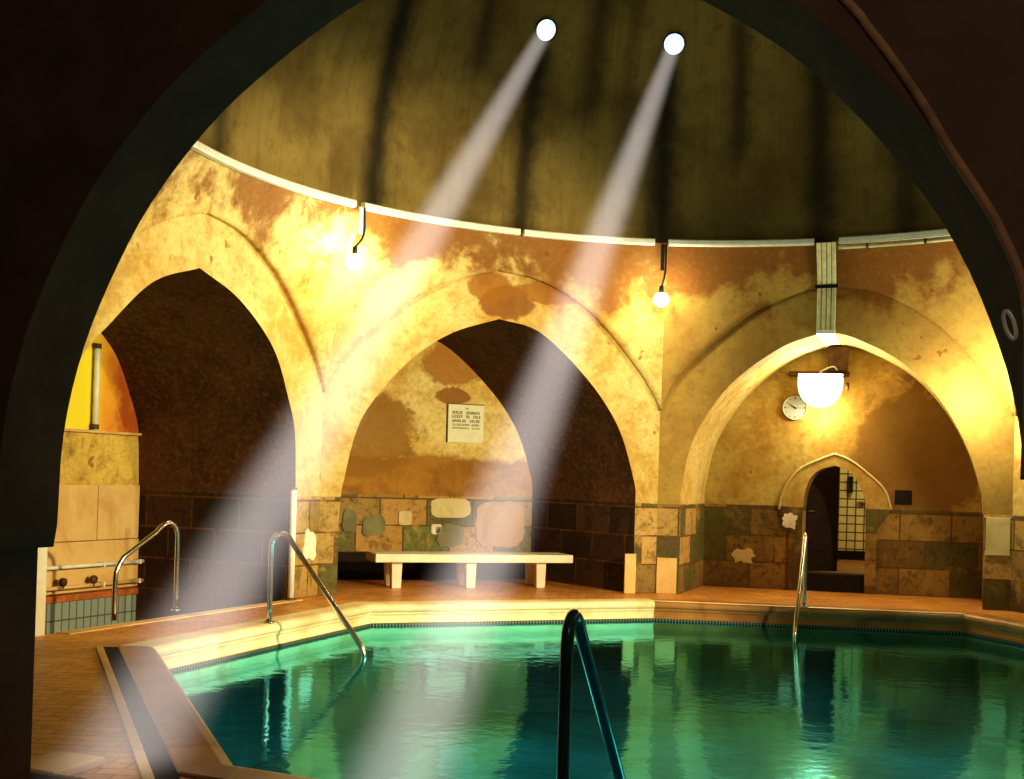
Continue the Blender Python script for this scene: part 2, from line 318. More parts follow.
def thing(name, label, cat, loc, group=None):
    o = bpy.data.objects.new(name, None); COL.objects.link(o); o.location = loc; o.empty_display_size = 0.1
    return tag(o, label, cat, group)
def tag(o, label, cat, group=None):
    o['label'] = label; o['category'] = cat
    if group: o['group'] = group
    return o
def struct(o, label=None):
    o['kind'] = 'structure'
    if label: o['label'] = label
    return o
def catmull(P, n=8):
    P = [Vector(p) for p in P]; out = []
    for i in range(len(P) - 1):
        p0 = P[i - 1] if i else P[0] * 2 - P[1]; p1, p2 = P[i], P[i + 1]; p3 = P[i + 2] if i + 2 < len(P) else P[-1] * 2 - P[-2]
        for k in range(n):
            t = k / n; out.append(0.5 * ((2 * p1) + (p2 - p0) * t + (2 * p0 - 5 * p1 + 4 * p2 - p3) * t * t + (3 * p1 - p0 - 3 * p2 + p3) * t ** 3))
    out.append(P[-1]); return out
def resample(P, n):
    L = [0]
    for a, b in zip(P, P[1:]): L.append(L[-1] + (b - a).length)
    out = []; j = 0
    for i in range(n + 1):
        d = L[-1] * i / n
        while j < len(P) - 2 and L[j + 1] < d: j += 1
        t = (d - L[j]) / max(1e-9, L[j + 1] - L[j]); out.append(P[j].lerp(P[j + 1], min(1, max(0, t))))
    return out
NJ, NA = 4, 36
def profile(left, right, zl, zr, zbot=0.0):
    """(s,z) lists climbing the left side and descending the right, sharing the apex; jambs straight to zbot."""
    l2 = resample(catmull([(a, b, 0) for a, b in left]), NA); r2 = resample(catmull([(a, b, 0) for a, b in right]), NA)
    jl = [Vector((zl, zbot + (l2[0].y - zbot) * i / NJ, 0)) for i in range(NJ)]
    jr = [Vector((zr, r2[-1].y + (zbot - r2[-1].y) * (i + 1) / NJ, 0)) for i in range(NJ)]
    return [(p.x, p.y) for p in jl + l2 + r2[1:] + jr]

class Bay:
    def __init__(s, k, a, b):
        s.k = k; s.A = a.copy(); s.B = b.copy(); d = b - a; s.L = d.length; s.D = d.normalized(); s.n = Vector((-s.D.y, s.D.x, 0))
        if s.n.dot(a - CEN) < 0: s.n = -s.n
        s.ax = {3: Vector((.34, .94, 0)).normalized(), 2: Vector((-.6, .8, 0))}.get(k, s.n)      # two niches run slightly askew
    def P(s, a, z, off=0.0): return s.A + s.D * a + s.ax * off + Vector((0, 0, z))
BAY = {k: Bay(k, CORN[k], CORN[(k + 1) % 8]) for k in range(7)}
BAY[7] = Bay(7, CORN[7], CORN[0])
EXT = lambda L: ([(0, 2.56), (.065 * L, 3.10), (.24 * L, 3.83), (.36 * L, 4.13), (.48 * L, 4.30)], [(.48 * L, 4.30), (.60 * L, 4.22), (.70 * L, 4.02), (.80 * L, 3.70), (.93 * L, 3.05), (L, 2.56)])
INT = {1: ([(.12, 1.4), (.27, 2.1), (.54, 2.63), (.816, 2.9), (1.45, 3.44), (2.17, 3.704)], [(2.17, 3.704), (2.885, 3.466), (3.54, 3.01), (3.88, 2.45), (4.05, 2.02), (4.10, 1.36)], .12, 4.10),
       2: ([(.27, 1.34), (.43, 2.07), (.65, 2.50), (1.125, 3.05), (1.67, 3.43), (2.32, 3.663)], [(2.32, 3.663), (2.92, 3.52), (3.65, 2.91), (4.127, 2.274), (4.38, 1.56), (4.41, 1.34)], .25, 4.41),
       3: ([(.318, 1.4), (.42, 1.99), (.616, 2.452), (1.014, 2.985), (1.654, 3.459), (2.21, 3.666)], [(2.21, 3.666), (2.58, 3.60), (3.239, 3.263), (3.737, 2.759), (4.08, 2.167), (4.283, 1.576), (4.31, 1.4)], .33, 4.34),
       7: None}
def default_int(L):
    return ([(.3, 1.4), (.42, 2.03), (.64, 2.48), (1.07, 3.02), (1.66, 3.44), (.48 * L, 3.665)], [(.48 * L, 3.665), (L - 1.75, 3.47), (L - 1.07, 2.92), (L - .6, 2.25), (L - .4, 1.6), (L - .33, 1.4)], .3, L - .33)
NAMES = {0: 'wall_front_left', 1: 'wall_left', 2: 'wall_back', 3: 'wall_back_right', 4: 'wall_right', 5: 'wall_far_right', 6: 'wall_front_right', 7: 'wall_front'}
FMID_INT = ([(0.067, 1.191), (0.165, 1.208), (0.191, 1.678), (0.279, 2.048), (0.43, 2.384), (0.648, 2.728), (0.968, 3.06), (1.32, 3.303), (1.671, 3.488), (2.0, 3.604), (2.312, 3.650)],
            [(2.312, 3.650), (2.732, 3.509), (3.091, 3.32), (3.404, 3.102), (3.63, 2.879), (3.811, 2.661), (3.975, 2.413), (4.105, 2.123), (4.197, 1.804), (4.244, 1.342)])
FO = 0.0
def arch_for(k):
    b = BAY[k]
    if k == 7:     # bay 7 runs from corner 7 (right) to corner 0 (left): flip the measured profile
        L = b.L; conv = lambda p: (L - (p[0] + FO), p[1])
        l = [conv(p) for p in FMID_INT[1][::-1]]; r = [conv(p) for p in FMID_INT[0][::-1]]
        return l, r, l[0][0], r[-1][0]
    return INT.get(k) or default_int(b.L)

def ring_pt(az): return Vector((CEN.x + RING_R * math.cos(az), CEN.y + RING_R * math.sin(az), RING_Z))
def azim(p): return math.atan2(p.y - CEN.y, p.x - CEN.x)
DEPTH = {0: 1.0, 1: 2.4, 2: 2.4, 3: 1.62, 4: 2.0, 5: 2.0, 6: 1.0}
wallobj = {}
for k in range(8):
    b = BAY[k]; L = b.L
    il, ir, zl, zr = arch_for(k); inn = profile(il, ir, zl, zr, 0.0)
    el, er = EXT(L); ext = profile(el, er, 0.0, L, 0.0)
    wm = {1: M['wall'], 2: M['wall_b'], 3: M['wall_c']}.get(k, M['wall'])
    mb = MB(); off = k * 5.3
    pi = [b.P(a, z) for a, z in inn]; pe = [b.P(a, z) for a, z in ext]
    mb.strip(pi, pe, [(a + off, z) for a, z in inn], [(a + off, z) for a, z in ext])
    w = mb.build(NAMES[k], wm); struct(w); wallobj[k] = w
    # pendentive between the arch and the dome foot
    mb = MB(); core = ext[NJ:len(ext) - NJ]; n = len(core)
    a0, a1 = azim(b.A), azim(b.B)
    da = (a1 - a0 + PI) % (2 * PI) - PI
    rows = []; NT = 10
    for j in range(NT + 1):
        t = j / NT; row = []
        for i, (a, z) in enumerate(core):
            p = b.P(a, z); q = ring_pt(azim(p)); m = p.lerp(q, t)
            rad = Vector((m.x - CEN.x, m.y - CEN.y, 0)).normalized(); gap = (q - p).length
            row.append(m + rad * (0.42 * t * (1 - t) * min(1, gap / 2.4)) - b.n * (.06 * (1 - t)))
        rows.append(row)
    rows.insert(0, [b.P(a, z) for a, z in core])
    for i_, (r0, r1) in enumerate(zip(rows, rows[1:])): mb.strip(r0, r1, smooth=i_ > 0)
    o = mb.build('pendentive', wm, w)
    # raised rim where the arch meets the pendentive
    if k in DEPTH:
        fz = -0.75 if k == 1 else 0.0; dp = DEPTH[k]
        tin = profile(il, ir, zl, zr, fz)
        mb = MB(); ND = 10
        rr = [[b.P(a, z, dp * j / ND) for a, z in tin] for j in range(ND + 1)]
        for j in range(ND):
            mb.strip(rr[j], rr[j + 1], [(dp * j / ND + off, z) for a, z in tin], [(dp * (j + 1) / ND + off, z) for a, z in tin], smooth=True)
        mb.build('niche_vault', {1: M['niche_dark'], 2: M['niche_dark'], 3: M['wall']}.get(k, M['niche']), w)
        mb = MB()
        if k == 3:
            dl = ([(1.785, 1.27), (1.81, 1.46), (1.89, 1.68), (2.03, 1.81), (2.234, 1.875)], [(2.234, 1.875), (2.45, 1.80), (2.59, 1.61), (2.67, 1.42), (2.69, 1.27)])
            door = profile(dl[0], dl[1], 1.785, 2.70, 0.0)
            mb.strip([b.P(a, z, dp) for a, z in door], [b.P(a, z, dp) for a, z in tin], [(a + off, z) for a, z in door], [(a + off, z) for a, z in tin])
        else:
            cen = (L / 2, fz)
            for p, q in zip(tin, tin[1:]):
                mb.face([b.P(*cen, dp), b.P(*p, dp), b.P(*q, dp)], [(cen[0] + off, cen[1]), (p[0] + off, p[1]), (q[0] + off, q[1])])
        mb.build('niche_end_wall', {1: M['end_a'], 2: M['end_b'], 3: M['end_c']}.get(k, M['niche']), w)

# the dark near arch: thickness of wall_front, its camera-side face and the vestibule shell
bF = BAY[7]; LF = bF.L; il, ir, zl, zr = arch_for(7); innF = profile(il, ir, zl, zr, 0.0)
T = 0.35
def near_pt(a, z):      # splay the right-hand reveal so it stays hidden behind the pool-side edge
    f = max(0.0, min(1.0, (2.4 - a) / 2.2)); return (a - 0.10 * f, z + .06 * f)
nearF = [near_pt(a, z) for a, z in innF]; nearF[0] = (nearF[0][0], 0.0); nearF[-1] = (nearF[-1][0], 0.0)
mb = MB()
A_ = [bF.P(a, z) for a, z in innF]; B_ = [bF.P(a, z, T) for a, z in nearF]
mb.strip(A_, B_, smooth=True)
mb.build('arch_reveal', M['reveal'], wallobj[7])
outb = []
for a, z in nearF:
    c0 = Vector((LF / 2, 1.2)); d = Vector((a, z)) - c0
    t = min([x for x in ((LF + 4 - c0.x) / d.x if d.x > 1e-6 else 9e9, (-4 - c0.x) / d.x if d.x < -1e-6 else 9e9, (6.2 - c0.y) / d.y if d.y > 1e-6 else 9e9, (0 - c0.y) / d.y if d.y < -1e-6 else 9e9)])
    q = c0 + d * t; outb.append((q.x, q.y))
outb[0] = (-4, 0); outb[-1] = (LF + 4, 0)
# keep the rectangle's upper corners
def sq(l):
    o_ = []
    for p in l: o_.append(p)
    i = min(range(len(o_)), key=lambda j: (o_[j][0] + 4) ** 2 + (o_[j][1] - 6.2) ** 2); o_[i] = (-4, 6.2)
    i = min(range(len(o_)), key=lambda j: (o_[j][0] - LF - 4) ** 2 + (o_[j][1] - 6.2) ** 2); o_[i] = (LF + 4, 6.2)
    return o_
outb = sq(outb)
mb = MB(); mb.strip([bF.P(a, z, T) for a, z in nearF], [bF.P(a, z, T) for a, z in outb])
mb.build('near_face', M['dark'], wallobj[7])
# low raised archivolt on the camera-side face, right half
ridge = [(.10, 1.6), (.098, 1.95), (.117, 2.174), (.189, 2.359), (.255, 2.479), (.34, 2.614), (.408, 2.738), (.495, 2.878), (.59, 3.015), (.67, 3.12), (.95, 3.42), (1.35, 3.70), (1.9, 3.88)]
mb = MB(); pr = [bF.P(a, z, T) for a, z in ridge]
pr = [Vector(p) for p in catmull(pr, 6)]
mb.tube(pr, 0.016, 8)
mb.build('archivolt_bead', simple('highlit_arch_bead', (0.55, 0.34, 0.18), 0.7), wallobj[7])  # edge highlight painted in as a lighter bead

# vestibule the photograph is taken from
fl, fr = bF.P(LF + 4, 0, T), bF.P(-4, 0, T)
bk = bF.n * 9.5
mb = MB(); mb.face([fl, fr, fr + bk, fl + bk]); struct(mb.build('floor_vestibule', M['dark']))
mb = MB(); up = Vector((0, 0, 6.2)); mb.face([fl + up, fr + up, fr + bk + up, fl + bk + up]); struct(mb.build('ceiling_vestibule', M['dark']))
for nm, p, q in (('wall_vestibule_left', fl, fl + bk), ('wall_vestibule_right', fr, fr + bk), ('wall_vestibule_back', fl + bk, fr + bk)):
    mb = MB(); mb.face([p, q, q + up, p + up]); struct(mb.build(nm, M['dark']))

# ------------------------------------------------------------------ dome with two round light holes
def dome():
    mb = MB(); NAZ, NEL = 160, 36; rows = []
    for j in range(NEL + 1):
        e = (PI / 2 - 0.01) * j / NEL
        rows.append([Vector((CEN.x + RING_R * math.cos(e) * math.cos(2 * PI * i / NAZ), CEN.y + RING_R * math.cos(e) * math.sin(2 * PI * i / NAZ), RING_Z + RING_R * math.sin(e))) for i in range(NAZ + 1)])
    for r0, r1 in zip(rows, rows[1:]): mb.strip(r0, r1, smooth=True)
    mb.face(rows[-1][:-1])
    o = mb.build('ceiling', M['dome'])
    bm = bmesh.new(); bm.from_mesh(o.data)
    for h in HOLES:
        ax = (h - Vector((CEN.x, CEN.y, RING_Z))).normalized()
        near = [f for f in bm.faces if (f.calc_center_median() - h).length < 0.42]
        # retriangulate a small patch with a circular opening
        bmesh.ops.delete(bm, geom=near, context='FACES')
        edges = [e for e in bm.edges if len(e.link_faces) == 1 and (e.verts[0].co - h).length < 0.8]
        loop = list({v for e in edges for v in e.verts})
        u = ax.orthogonal().normalized(); w = ax.cross(u)
        ang = lambda p: math.atan2((p - h).dot(w), (p - h).dot(u))
        loop.sort(key=lambda v: ang(v.co))
        n = len(loop); c3 = Vector((CEN.x, CEN.y, RING_Z)); inner = []; mids = []
        for v in loop:
            a = ang(v.co)
            for rr, lst in ((HR, inner), ((v.co - h).length * .5 + HR * .5, mids)):
                p = h + (u * math.cos(a) + w * math.sin(a)) * rr; p = c3 + (p - c3).normalized() * RING_R; lst.append(bm.verts.new(p))
        for i in range(n):
            j = (i + 1) % n
            for a, b_ in ((loop, mids), (mids, inner)):
                f = bm.faces.new((a[i], a[j], b_[j], b_[i])); f.smooth = True
    bmesh.ops.recalc_face_normals(bm, faces=bm.faces); bm.to_mesh(o.data); bm.free()
    return struct(o)
HOLES = [Vector((-0.037, 15.428, 7.313)), Vector((1.646, 15.768, 7.305))]; HR = 0.135
dome()
SUN = Vector((0.180, 0.775, 0.606)).normalized()
skl = ['bright round skylight in the dome, left of the two', 'bright round skylight in the dome, right of the two']
for h, lb in zip(HOLES, skl):
    ax = (h - Vector((CEN.x, CEN.y, RING_Z))).normalized()
    t = thing('skylight', lb, 'skylight', h, 'round skylights in the dome')
    mb = MB(); mb.lathe([(HR + .012, -.02), (HR + .014, .01), (HR, .01), (HR - .002, -.02), (HR + .012, -.02)], h, ax, 28); mb.build('rim', M['black'], t)
    mb = MB(); u = ax.orthogonal().normalized(); w = ax.cross(u); random.seed(3)
    rim = [h + ax * .03 + (u * math.cos(2 * PI * i / 20) + w * math.sin(2 * PI * i / 20)) * (HR) for i in range(20)]
    mb.face(rim); mb.build('glass_pane', M['pane'], t)

# ------------------------------------------------------------------ floor, coping, basin, water
def offs(poly, d):
    n = len(poly); out = []
    for i in range(n):
        p0, p1, p2 = poly[i - 1], poly[i], poly[(i + 1) % n]
        def nn(a, b):
            v = (b - a).normalized(); m = Vector((-v.y, v.x, 0))
            return m if m.dot((a + b) / 2 - CEN) > 0 else -m
        n1, n2 = nn(p0, p1), nn(p1, p2); m = (n1 + n2).normalized(); out.append(p1 + m * (d / m.dot(n1)))
    return out
order = POOL
CW = 0.29
cout = offs(POOL, CW)
mb = MB(); wl = [CORN[0], CORN[1], CORN[2], CORN[3], CORN[4], CORN[5], CORN[6], CORN[7]]
ci = offs(POOL, CW - .02)
for i in range(8):
    j = (i + 1) % 8
    a, b_, c_, d_ = ci[i], ci[j], wl[j], wl[i]
    mb.face([a, b_, c_, d_])
for k in DEPTH:
    b = BAY[k]; il, ir, zl, zr = arch_for(k)
    if k == 1: continue
    mb.face([b.P(0, 0), b.P(b.L, 0), b.P(b.L, 0, DEPTH[k] + .02), b.P(0, 0, DEPTH[k] + .02)])
mb.face([bF.P(-.2, 0), bF.P(LF + .2, 0), bF.P(LF + .2, 0, T), bF.P(-.2, 0, T)])
floor = struct(mb.build('floor', M['floor'], merge=False))
b = BAY[1]
mb = MB(); mb.face([b.P(0, -.75), b.P(b.L, -.75), b.P(b.L, -.75, 2.42), b.P(0, -.75, 2.42)]); mb.build('sunken_footbath_floor', M['floor'], floor)
mb = MB(); mb.face([b.P(.2, 0), b.P(4.2, 0), b.P(4.2, -.75), b.P(.2, -.75)], [(0, 0), (4, 0), (4, -.75), (0, -.75)]); mb.build('footbath_riser', M['bluetile'], floor)
# edging strip of stone along the footbath
mb = MB(); mb.box(b.P(.30, -.02, -.16), b.D * 3.8, b.n * .17, Vector((0, 0, .028))); mb.build('stone_edging', M['slab'], floor, bevel=.008)

prof = [(CW, -.02), (CW, .012), (CW - .01, .02), (.06, .02), (.015, .012), (-.012, -.008), (-.022, -.035), (-.018, -.06), (.0, -.078), (.012, -.085), (.012, -.10), (.03, -.125), (.035, -.165), (.02, -.195), (.0, -.205)]
loops = [[p + Vector((0, 0, z)) for p in offs(POOL, d)] for d, z in prof]
cop = None
M['coping_shaded'] = marble_mat('shaded_coping_stone', (0.40, 0.19, 0.05), (0.26, 0.10, 0.025))  # shade of the unlit sides put into the coping colour
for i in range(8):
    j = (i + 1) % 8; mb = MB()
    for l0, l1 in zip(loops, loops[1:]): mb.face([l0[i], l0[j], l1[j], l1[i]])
    o = mb.build('pool_coping' if cop is None else 'coping_length', M['coping_shaded'] if i in (0, 3, 4, 7) else M['coping'], cop)
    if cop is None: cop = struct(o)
mb = MB(); p_, q_ = offs(POOL, .03)[3], offs(POOL, .03)[4]; p2, q2 = offs(POOL, -.004)[3], offs(POOL, -.004)[4]; up = Vector((0, 0, .021)); lo_ = Vector((0, 0, .0))
mb.face([p_ + up, q_ + up, q2 + lo_ + Vector((0, 0, .012)), p2 + lo_ + Vector((0, 0, .012))]); mb.build('pale_arris', M['coping'], cop)  # thin strip of cream coping colour along the top edge
# dark mosaic gutter line at the water
mb = MB()
for i in range(8):
    j = (i + 1) % 8; p, q = offs(POOL, .004)[i], offs(POOL, .004)[j]; l = (q - p).length
    mb.face([p + Vector((0, 0, -.205)), q + Vector((0, 0, -.205)), q + Vector((0, 0, -.26)), p + Vector((0, 0, -.26))], [(0, 0), (l, 0), (l, .055), (0, .055)])
mb.build('gutter_mosaic', M['gutter'], cop)
# dark drain channel beside the coping on the near left side
p0, p1 = offs(POOL, .29)[0], offs(POOL, .29)[1]; q0, q1 = offs(POOL, .41)[0], offs(POOL, .41)[1]; r0, r1 = offs(POOL, .47)[0], offs(POOL, .47)[1]
ex = (p0 - p1).normalized() * .55; p0 = p0 + ex; q0 = q0 + ex; r0 = r0 + ex
s0, s1 = p0 + (p0 - p1) * .25, p1
up = Vector((0, 0, .006))
mb = MB(); e0 = (p0 - p1) * .0
mb.face([p0 + up, p1 + up, q1 + up, q0 + up]); mb.build('drain_channel', M['hole'], floor)
mb = MB(); mb.box(q0 + Vector((0, 0, -.01)), r0 - q0, q1 - q0, Vector((0, 0, .03))); mb.build('channel_edging', M['slab'], floor, bevel=.006)

BZ = -1.35
mb = MB()
for i in range(8):
    j = (i + 1) % 8; p, q = POOL[i], POOL[j]; l = (q - p).length
    mb.face([p + Vector((0, 0, -.26)), q + Vector((0, 0, -.26)), q + Vector((0, 0, BZ)), p + Vector((0, 0, BZ))], [(0, -.26), (l, -.26), (l, BZ), (0, BZ)])
mb.face([p + Vector((0, 0, BZ)) for p in POOL]); struct(mb.build('pool_basin', M['basin']))
mb = MB(); mb.face([p + Vector((0, 0, WATER_Z)) for p in offs(POOL, -.002)])
wt = mb.build('pool_water', M['water']); tag(wt, 'still teal green water filling the octagonal pool', 'water'); wt['kind'] = 'stuff'

# ------------------------------------------------------------------ niche A (left): lower stone facing, lunette, pipes
b = BAY[1]; wA = wallobj[1]; dA = 2.4
def panel(bay, s0, s1, z0, z1, off, th, name, mat, parent, bevel=.006):
    mb = MB(); mb.box(bay.P(s0, z0, off - th), bay.D * (s1 - s0), bay.n * th, Vector((0, 0, z1 - z0)))
    return mb.build(name, mat, parent, bevel=bevel)
il, ir, zl, zr = arch_for(1); tinA = [p for p in profile(il, ir, zl, zr, 0) if p[1] > 1.98]
mb = MB(); lo = [(tinA[0][0] + .02, 1.985)] + tinA + [(tinA[-1][0] - .02, 1.985)]; cc = (2.2, 1.985)
for p, q in zip(lo, lo[1:]):
    mb.face([b.P(*cc, dA - .012), b.P(*p, dA - .012), b.P(*q, dA - .012)], [cc, p, q])
mb.build('painted_lunette', M['lunette'], wA)
panel(b, .4, 4.05, 1.955, 1.99, dA - .01, .06, 'stone_ledge', M['slab'], wA)
for i in range(5): panel(b, .36 + .745 * i, .36 + .745 * i + .735, .64, 1.32, dA - .005, .04, 'stone_slab', M['slab'], wA)
panel(b, .3, 4.1, .02, .63, dA - .005, .03, 'lower_slab', M['slab'], wA)
panel(b, .3, 4.1, -.08, .0, dA - .003, .05, 'red_edging', simple('red_brown_edging', (0.42, 0.13, 0.03), .6), wA)
mbt = MB(); mbt.face([b.P(.3, -.75, dA - .02), b.P(4.1, -.75, dA - .02), b.P(4.1, -.08, dA - .02), b.P(.3, -.08, dA - .02)], [(0, -.75), (3.8, -.75), (3.8, -.08), (0, -.08)])
mbt.build('footbath_tiles', M['bluetile'], wA)
t = thing('lunette_bar', 'white vertical bar standing against the yellow and orange lunette', 'pipe', b.P(3.21, 1.99, dA - .1))
mb = MB(); mb.tube([b.P(3.21, 1.99, dA - .07), b.P(3.21, 3.06, dA - .07)], .035, 12); mb.build('tube', M['white'], t)
for z in (2.03, 3.02):
    mb = MB(); mb.lathe([(.035, -.03), (.048, -.03), (.048, .03), (.035, .03)], b.P(3.21, z, dA - .07), n=16); mb.build('end_cap', M['brownmetal'], t)
for z, lb, vs in ((.345, 'upper horizontal water pipe on the stone wall of the left niche', ()), (.10, 'lower horizontal water pipe with taps on the left niche wall', (3.2, 2.7))):
    t = thing('water_pipe', lb, 'pipe', b.P(3.3, z, dA - .12), 'water pipes in the left niche')
    mb = MB(); mb.tube([b.P(2.2, z, dA - .12), b.P(4.09, z, dA - .12)], .025, 10); mb.build('tube', M['white'] if z > .2 else M['slab'], t)
    for s in (2.4, 3.36, 4.0):
        mb = MB(); mb.box(b.P(s, z - .03, dA - .15), b.D * .03, b.n * .12, Vector((0, 0, .06))); mb.build('bracket', M['white'], t)
    for s in vs:
        mb = MB(); mb.lathe([(.0, -.02), (.05, -.02), (.05, .02), (.0, .02)], b.P(s, z + .07, dA - .14), b.n, 14); mb.lathe([(.014, -.06), (.014, .02)], b.P(s, z + .05, dA - .14), n=10); mb.build('tap', M['brownmetal'], t)
# marble facing of the left pier of the left arch
panel(b, -.02, .12, 0, 1.2, .0, .035, 'marble_pier_facing', M['bench'], wA)

# white pole at right jamb of left arch
POLE = BAY[1].P(3.99, 0, -.05)
t = thing('white_pole', 'white vertical pole at the right jamb of the left arch', 'pole', POLE)
mb = MB(); mb.tube([POLE + Vector((0, 0, .02)), POLE + Vector((0, 0, 1.34))], .038, 14); mb.build('pole', M['white'], t)
mb = MB(); mb.lathe([(.0, .0), (.07, .0), (.07, .02), (.04, .035)], POLE); mb.build('foot', M['brownmetal'], t)
mb = MB(); mb.lathe([(.045, 0), (.045, .025), (.0, .03)], POLE + Vector((0, 0, 1.335))); mb.build('cap', M['brownmetal'], t)

# ------------------------------------------------------------------ niche B (back): pier patches, notice, bench
b = BAY[2]; wB = wallobj[2]; dB = 2.4
def blob_slab(bay, s0, s1, z0, z1, off, th, name, mat, parent, seed=0, rough=.12):
    rnd = random.Random(seed); cx, cz = (s0 + s1) / 2, (z0 + z1) / 2; pts = []
    for i in range(20):
        a = 2 * PI * i / 20; c_, s_ = math.cos(a), math.sin(a); k = 1 / max(abs(c_), abs(s_)) ** .82; k *= 1 - rough * rnd.random()
        pts.append((cx + c_ * k * (s1 - s0) / 2, cz + s_ * k * (z1 - z0) / 2))
    mb = MB(); F = [bay.P(a, z, off - th) for a, z in pts]; Bk = [bay.P(a, z, off) for a, z in pts]
    mb.face(F, [p for p in pts]); mb.strip(F + F[:1], Bk + Bk[:1]); return mb.build(name, mat, parent)
tanstone = marble_mat('rough_tan_stone', (0.50, 0.29, 0.10), (0.36, 0.17, 0.04), .7)
green = marble_mat('green_grey_stone', (0.26, 0.24, 0.10), (0.16, 0.15, 0.06), .7)
for i, (s0, s1, z0, z1, mt) in enumerate([(2.27, 2.48, .80, 1.02, M['patch']), (2.76, 3.40, .92, 1.22, M['patch']), (2.78, 2.95, .67, .83, M['bench']), (2.84, 3.32, .47, .84, green), (1.72, 2.08, .62, .96, green), (1.42, 1.66, .68, 1.04, green), (3.46, 4.3, .47, 1.2, tanstone)]):
    blob_slab(b, s0, s1, z0, z1, dB + .005, .03, 'stone_patch', mt, wB, i, .05 if i < 3 else (.10 if i > 5 else .22))
panel(b, .3, 4.4, 0, .40, dB, .03, 'dark_base_band', M['hole'], wB)  # dark band along the foot of the end wall
blob_slab(BAY[1], 4.27, 4.60, .45, .86, 0.005, .02, 'marble_scar', M['bench'], wA, 5, .3)
panel(b, 4.25, 4.42, 0, .55, -.01, .03, 'pale_corner_stone', M['slab'], wB)
panel(BAY[3], .02, .30, .0, .50, -.005, .025, 'pale_corner_stone', M['slab'], wallobj[3])
panel(BAY[3], 4.36, 4.66, .72, 1.22, -.005, .025, 'pale_corner_stone', M['patch'], wallobj[3])

nt_ = thing('notice_board', 'cream notice board with rows of small dark lettering on back niche wall', 'sign', b.P(3.275, 2.35, dB))
panel(b, 2.99, 3.56, 2.065, 2.64, dB, .03, 'board', M['paper'], nt_, .004)
panel(b, 2.974, 2.99, 2.06, 2.645, dB, .034, 'dark_edge', M['ink'], nt_, 0)
panel(b, 2.99, 3.56, 2.64, 2.652, dB, .034, 'dark_edge', M['ink'], nt_, 0)
rnd = random.Random(11)
rows = [(2.672, .30, .034, [4, 7], .055), (2.60, .07, .046, [6, 8], .06), (2.535, .06, .046, [6, 2, 4], .06), (2.465, .07, .046, [7, 5], .06), (2.40, .08, .034, [11, 5], .04), (2.345, .06, .024, [13, 6], .03)]
for zc, ind, hgt, words, gap in rows:
    wid = .615 - 2 * ind; nch = sum(words); cw = (wid - gap * (len(words) - 1)) / nch; x = 2.855 + ind
    for wd in words:
        mb = MB()
        for c_ in range(wd):
            th = cw * .22; f0 = dB - .034
            def bar(x0, z0, x1, z1):
                x0, x1 = (2.99 + (v_ - 2.855) * .927 for v_ in (x0, x1)); z0, z1 = (2.065 + (v_ - 2.105) * .913 for v_ in (z0, z1)); mb.face([b.P(x0, z0, f0), b.P(x1, z0, f0), b.P(x1, z1, f0), b.P(x0, z1, f0)])
            kind = rnd.randrange(5); w_ = cw * .72; zb, zt = zc - hgt / 2, zc + hgt / 2
            bar(x, zb, x + th, zt)
            if kind in (0, 1, 3): bar(x, zt - hgt * .18, x + w_, zt)
            if kind in (0, 2, 4): bar(x, zb, x + w_, zb + hgt * .18)
            if kind in (1, 3, 4): bar(x + w_ - th, zb, x + w_, zt)
            if kind in (0, 3): bar(x, zc - hgt * .08, x + w_ * .8, zc + hgt * .08)
            x += cw
        x += gap
        mb.build('lettering', M['ink'], nt_, merge=False)

bd = Vector((.94, .343, 0)).normalized(); bn = Vector((-bd.y, bd.x, 0)); b0 = Vector((-1.85, 16.48, 0))
BP = lambda t, o, z: b0 + bd * t + bn * o + Vector((0, 0, z))
t = thing('stone_bench', 'long pale stone bench on short square legs in the back niche', 'bench', BP(1.1, .25, 0))
mb = MB(); mb.box(BP(-.33, -.10, .36), bd * 2.87, bn * .62, Vector((0, 0, .115))); mb.build('seat_slab', M['bench'], t, bevel=.012)
for s in (-.08, .98, 2.02):
    for o_ in (0.0, .36):
        mb = MB(); r_ = [(.0, .0), (.15, .0), (.15, .13), (0, .13)]
        lo = [BP(s + .01 + a * .86, o_ + c_, 0) for a, c_ in r_]; hi = [BP(s + a, o_ + c_, .36) for a, c_ in r_]
        mb.face(lo[::-1]); mb.face(hi); mb.strip(lo + lo[:1], hi + hi[:1]); mb.build('leg', M['bench'], t, bevel=.008)

# ------------------------------------------------------------------ niche C: doorway, clock, lamp, corridor
b = BAY[3]; wC = wallobj[3]; dC = 1.62
jamb = [b.P(a, z, dC) for a, z in door]; jamb2 = [b.P(a, z, dC + .4) for a, z in door]
mb = MB(); mb.strip(jamb, jamb2, [(0, z) for a, z in door], [(.4, z) for a, z in door], smooth=True); mb.build('doorway_reveal', M['niche'], wC)
# raised moulded surround
so = profile([(1.44, 1.2), (1.50, 1.49), (1.72, 1.80), (2.01, 1.96), (2.23, 2.05)], [(2.23, 2.05), (2.46, 1.96), (2.74, 1.75), (2.96, 1.53), (3.06, 1.25)], 1.60, 2.86, 0)
mb = MB(); f0 = [b.P(a, z, dC - .05) for a, z in door]; f1 = [b.P(a, z, dC - .05) for a, z in so]; g0 = [b.P(a, z, dC) for a, z in so]
mb.strip(f0, f1, [(a, z + .3) for a, z in door], [(a, z + .3) for a, z in so]); mb.strip(f1, g0); mb.strip(f0, jamb); mb.build('doorway_surround', M['end_c'], wC)
mb = MB(); pth = [b.P(a, z, dC - .055) for a, z in so[NJ:-NJ]]; mb.tube(pth, .018, 8); mb.build('surround_bead', M['patch'], wC)
panel(b, 3.10, 3.34, 1.33, 1.54, dC + .0, .012, 'dark_wall_recess', M['hole'], wC, 0)
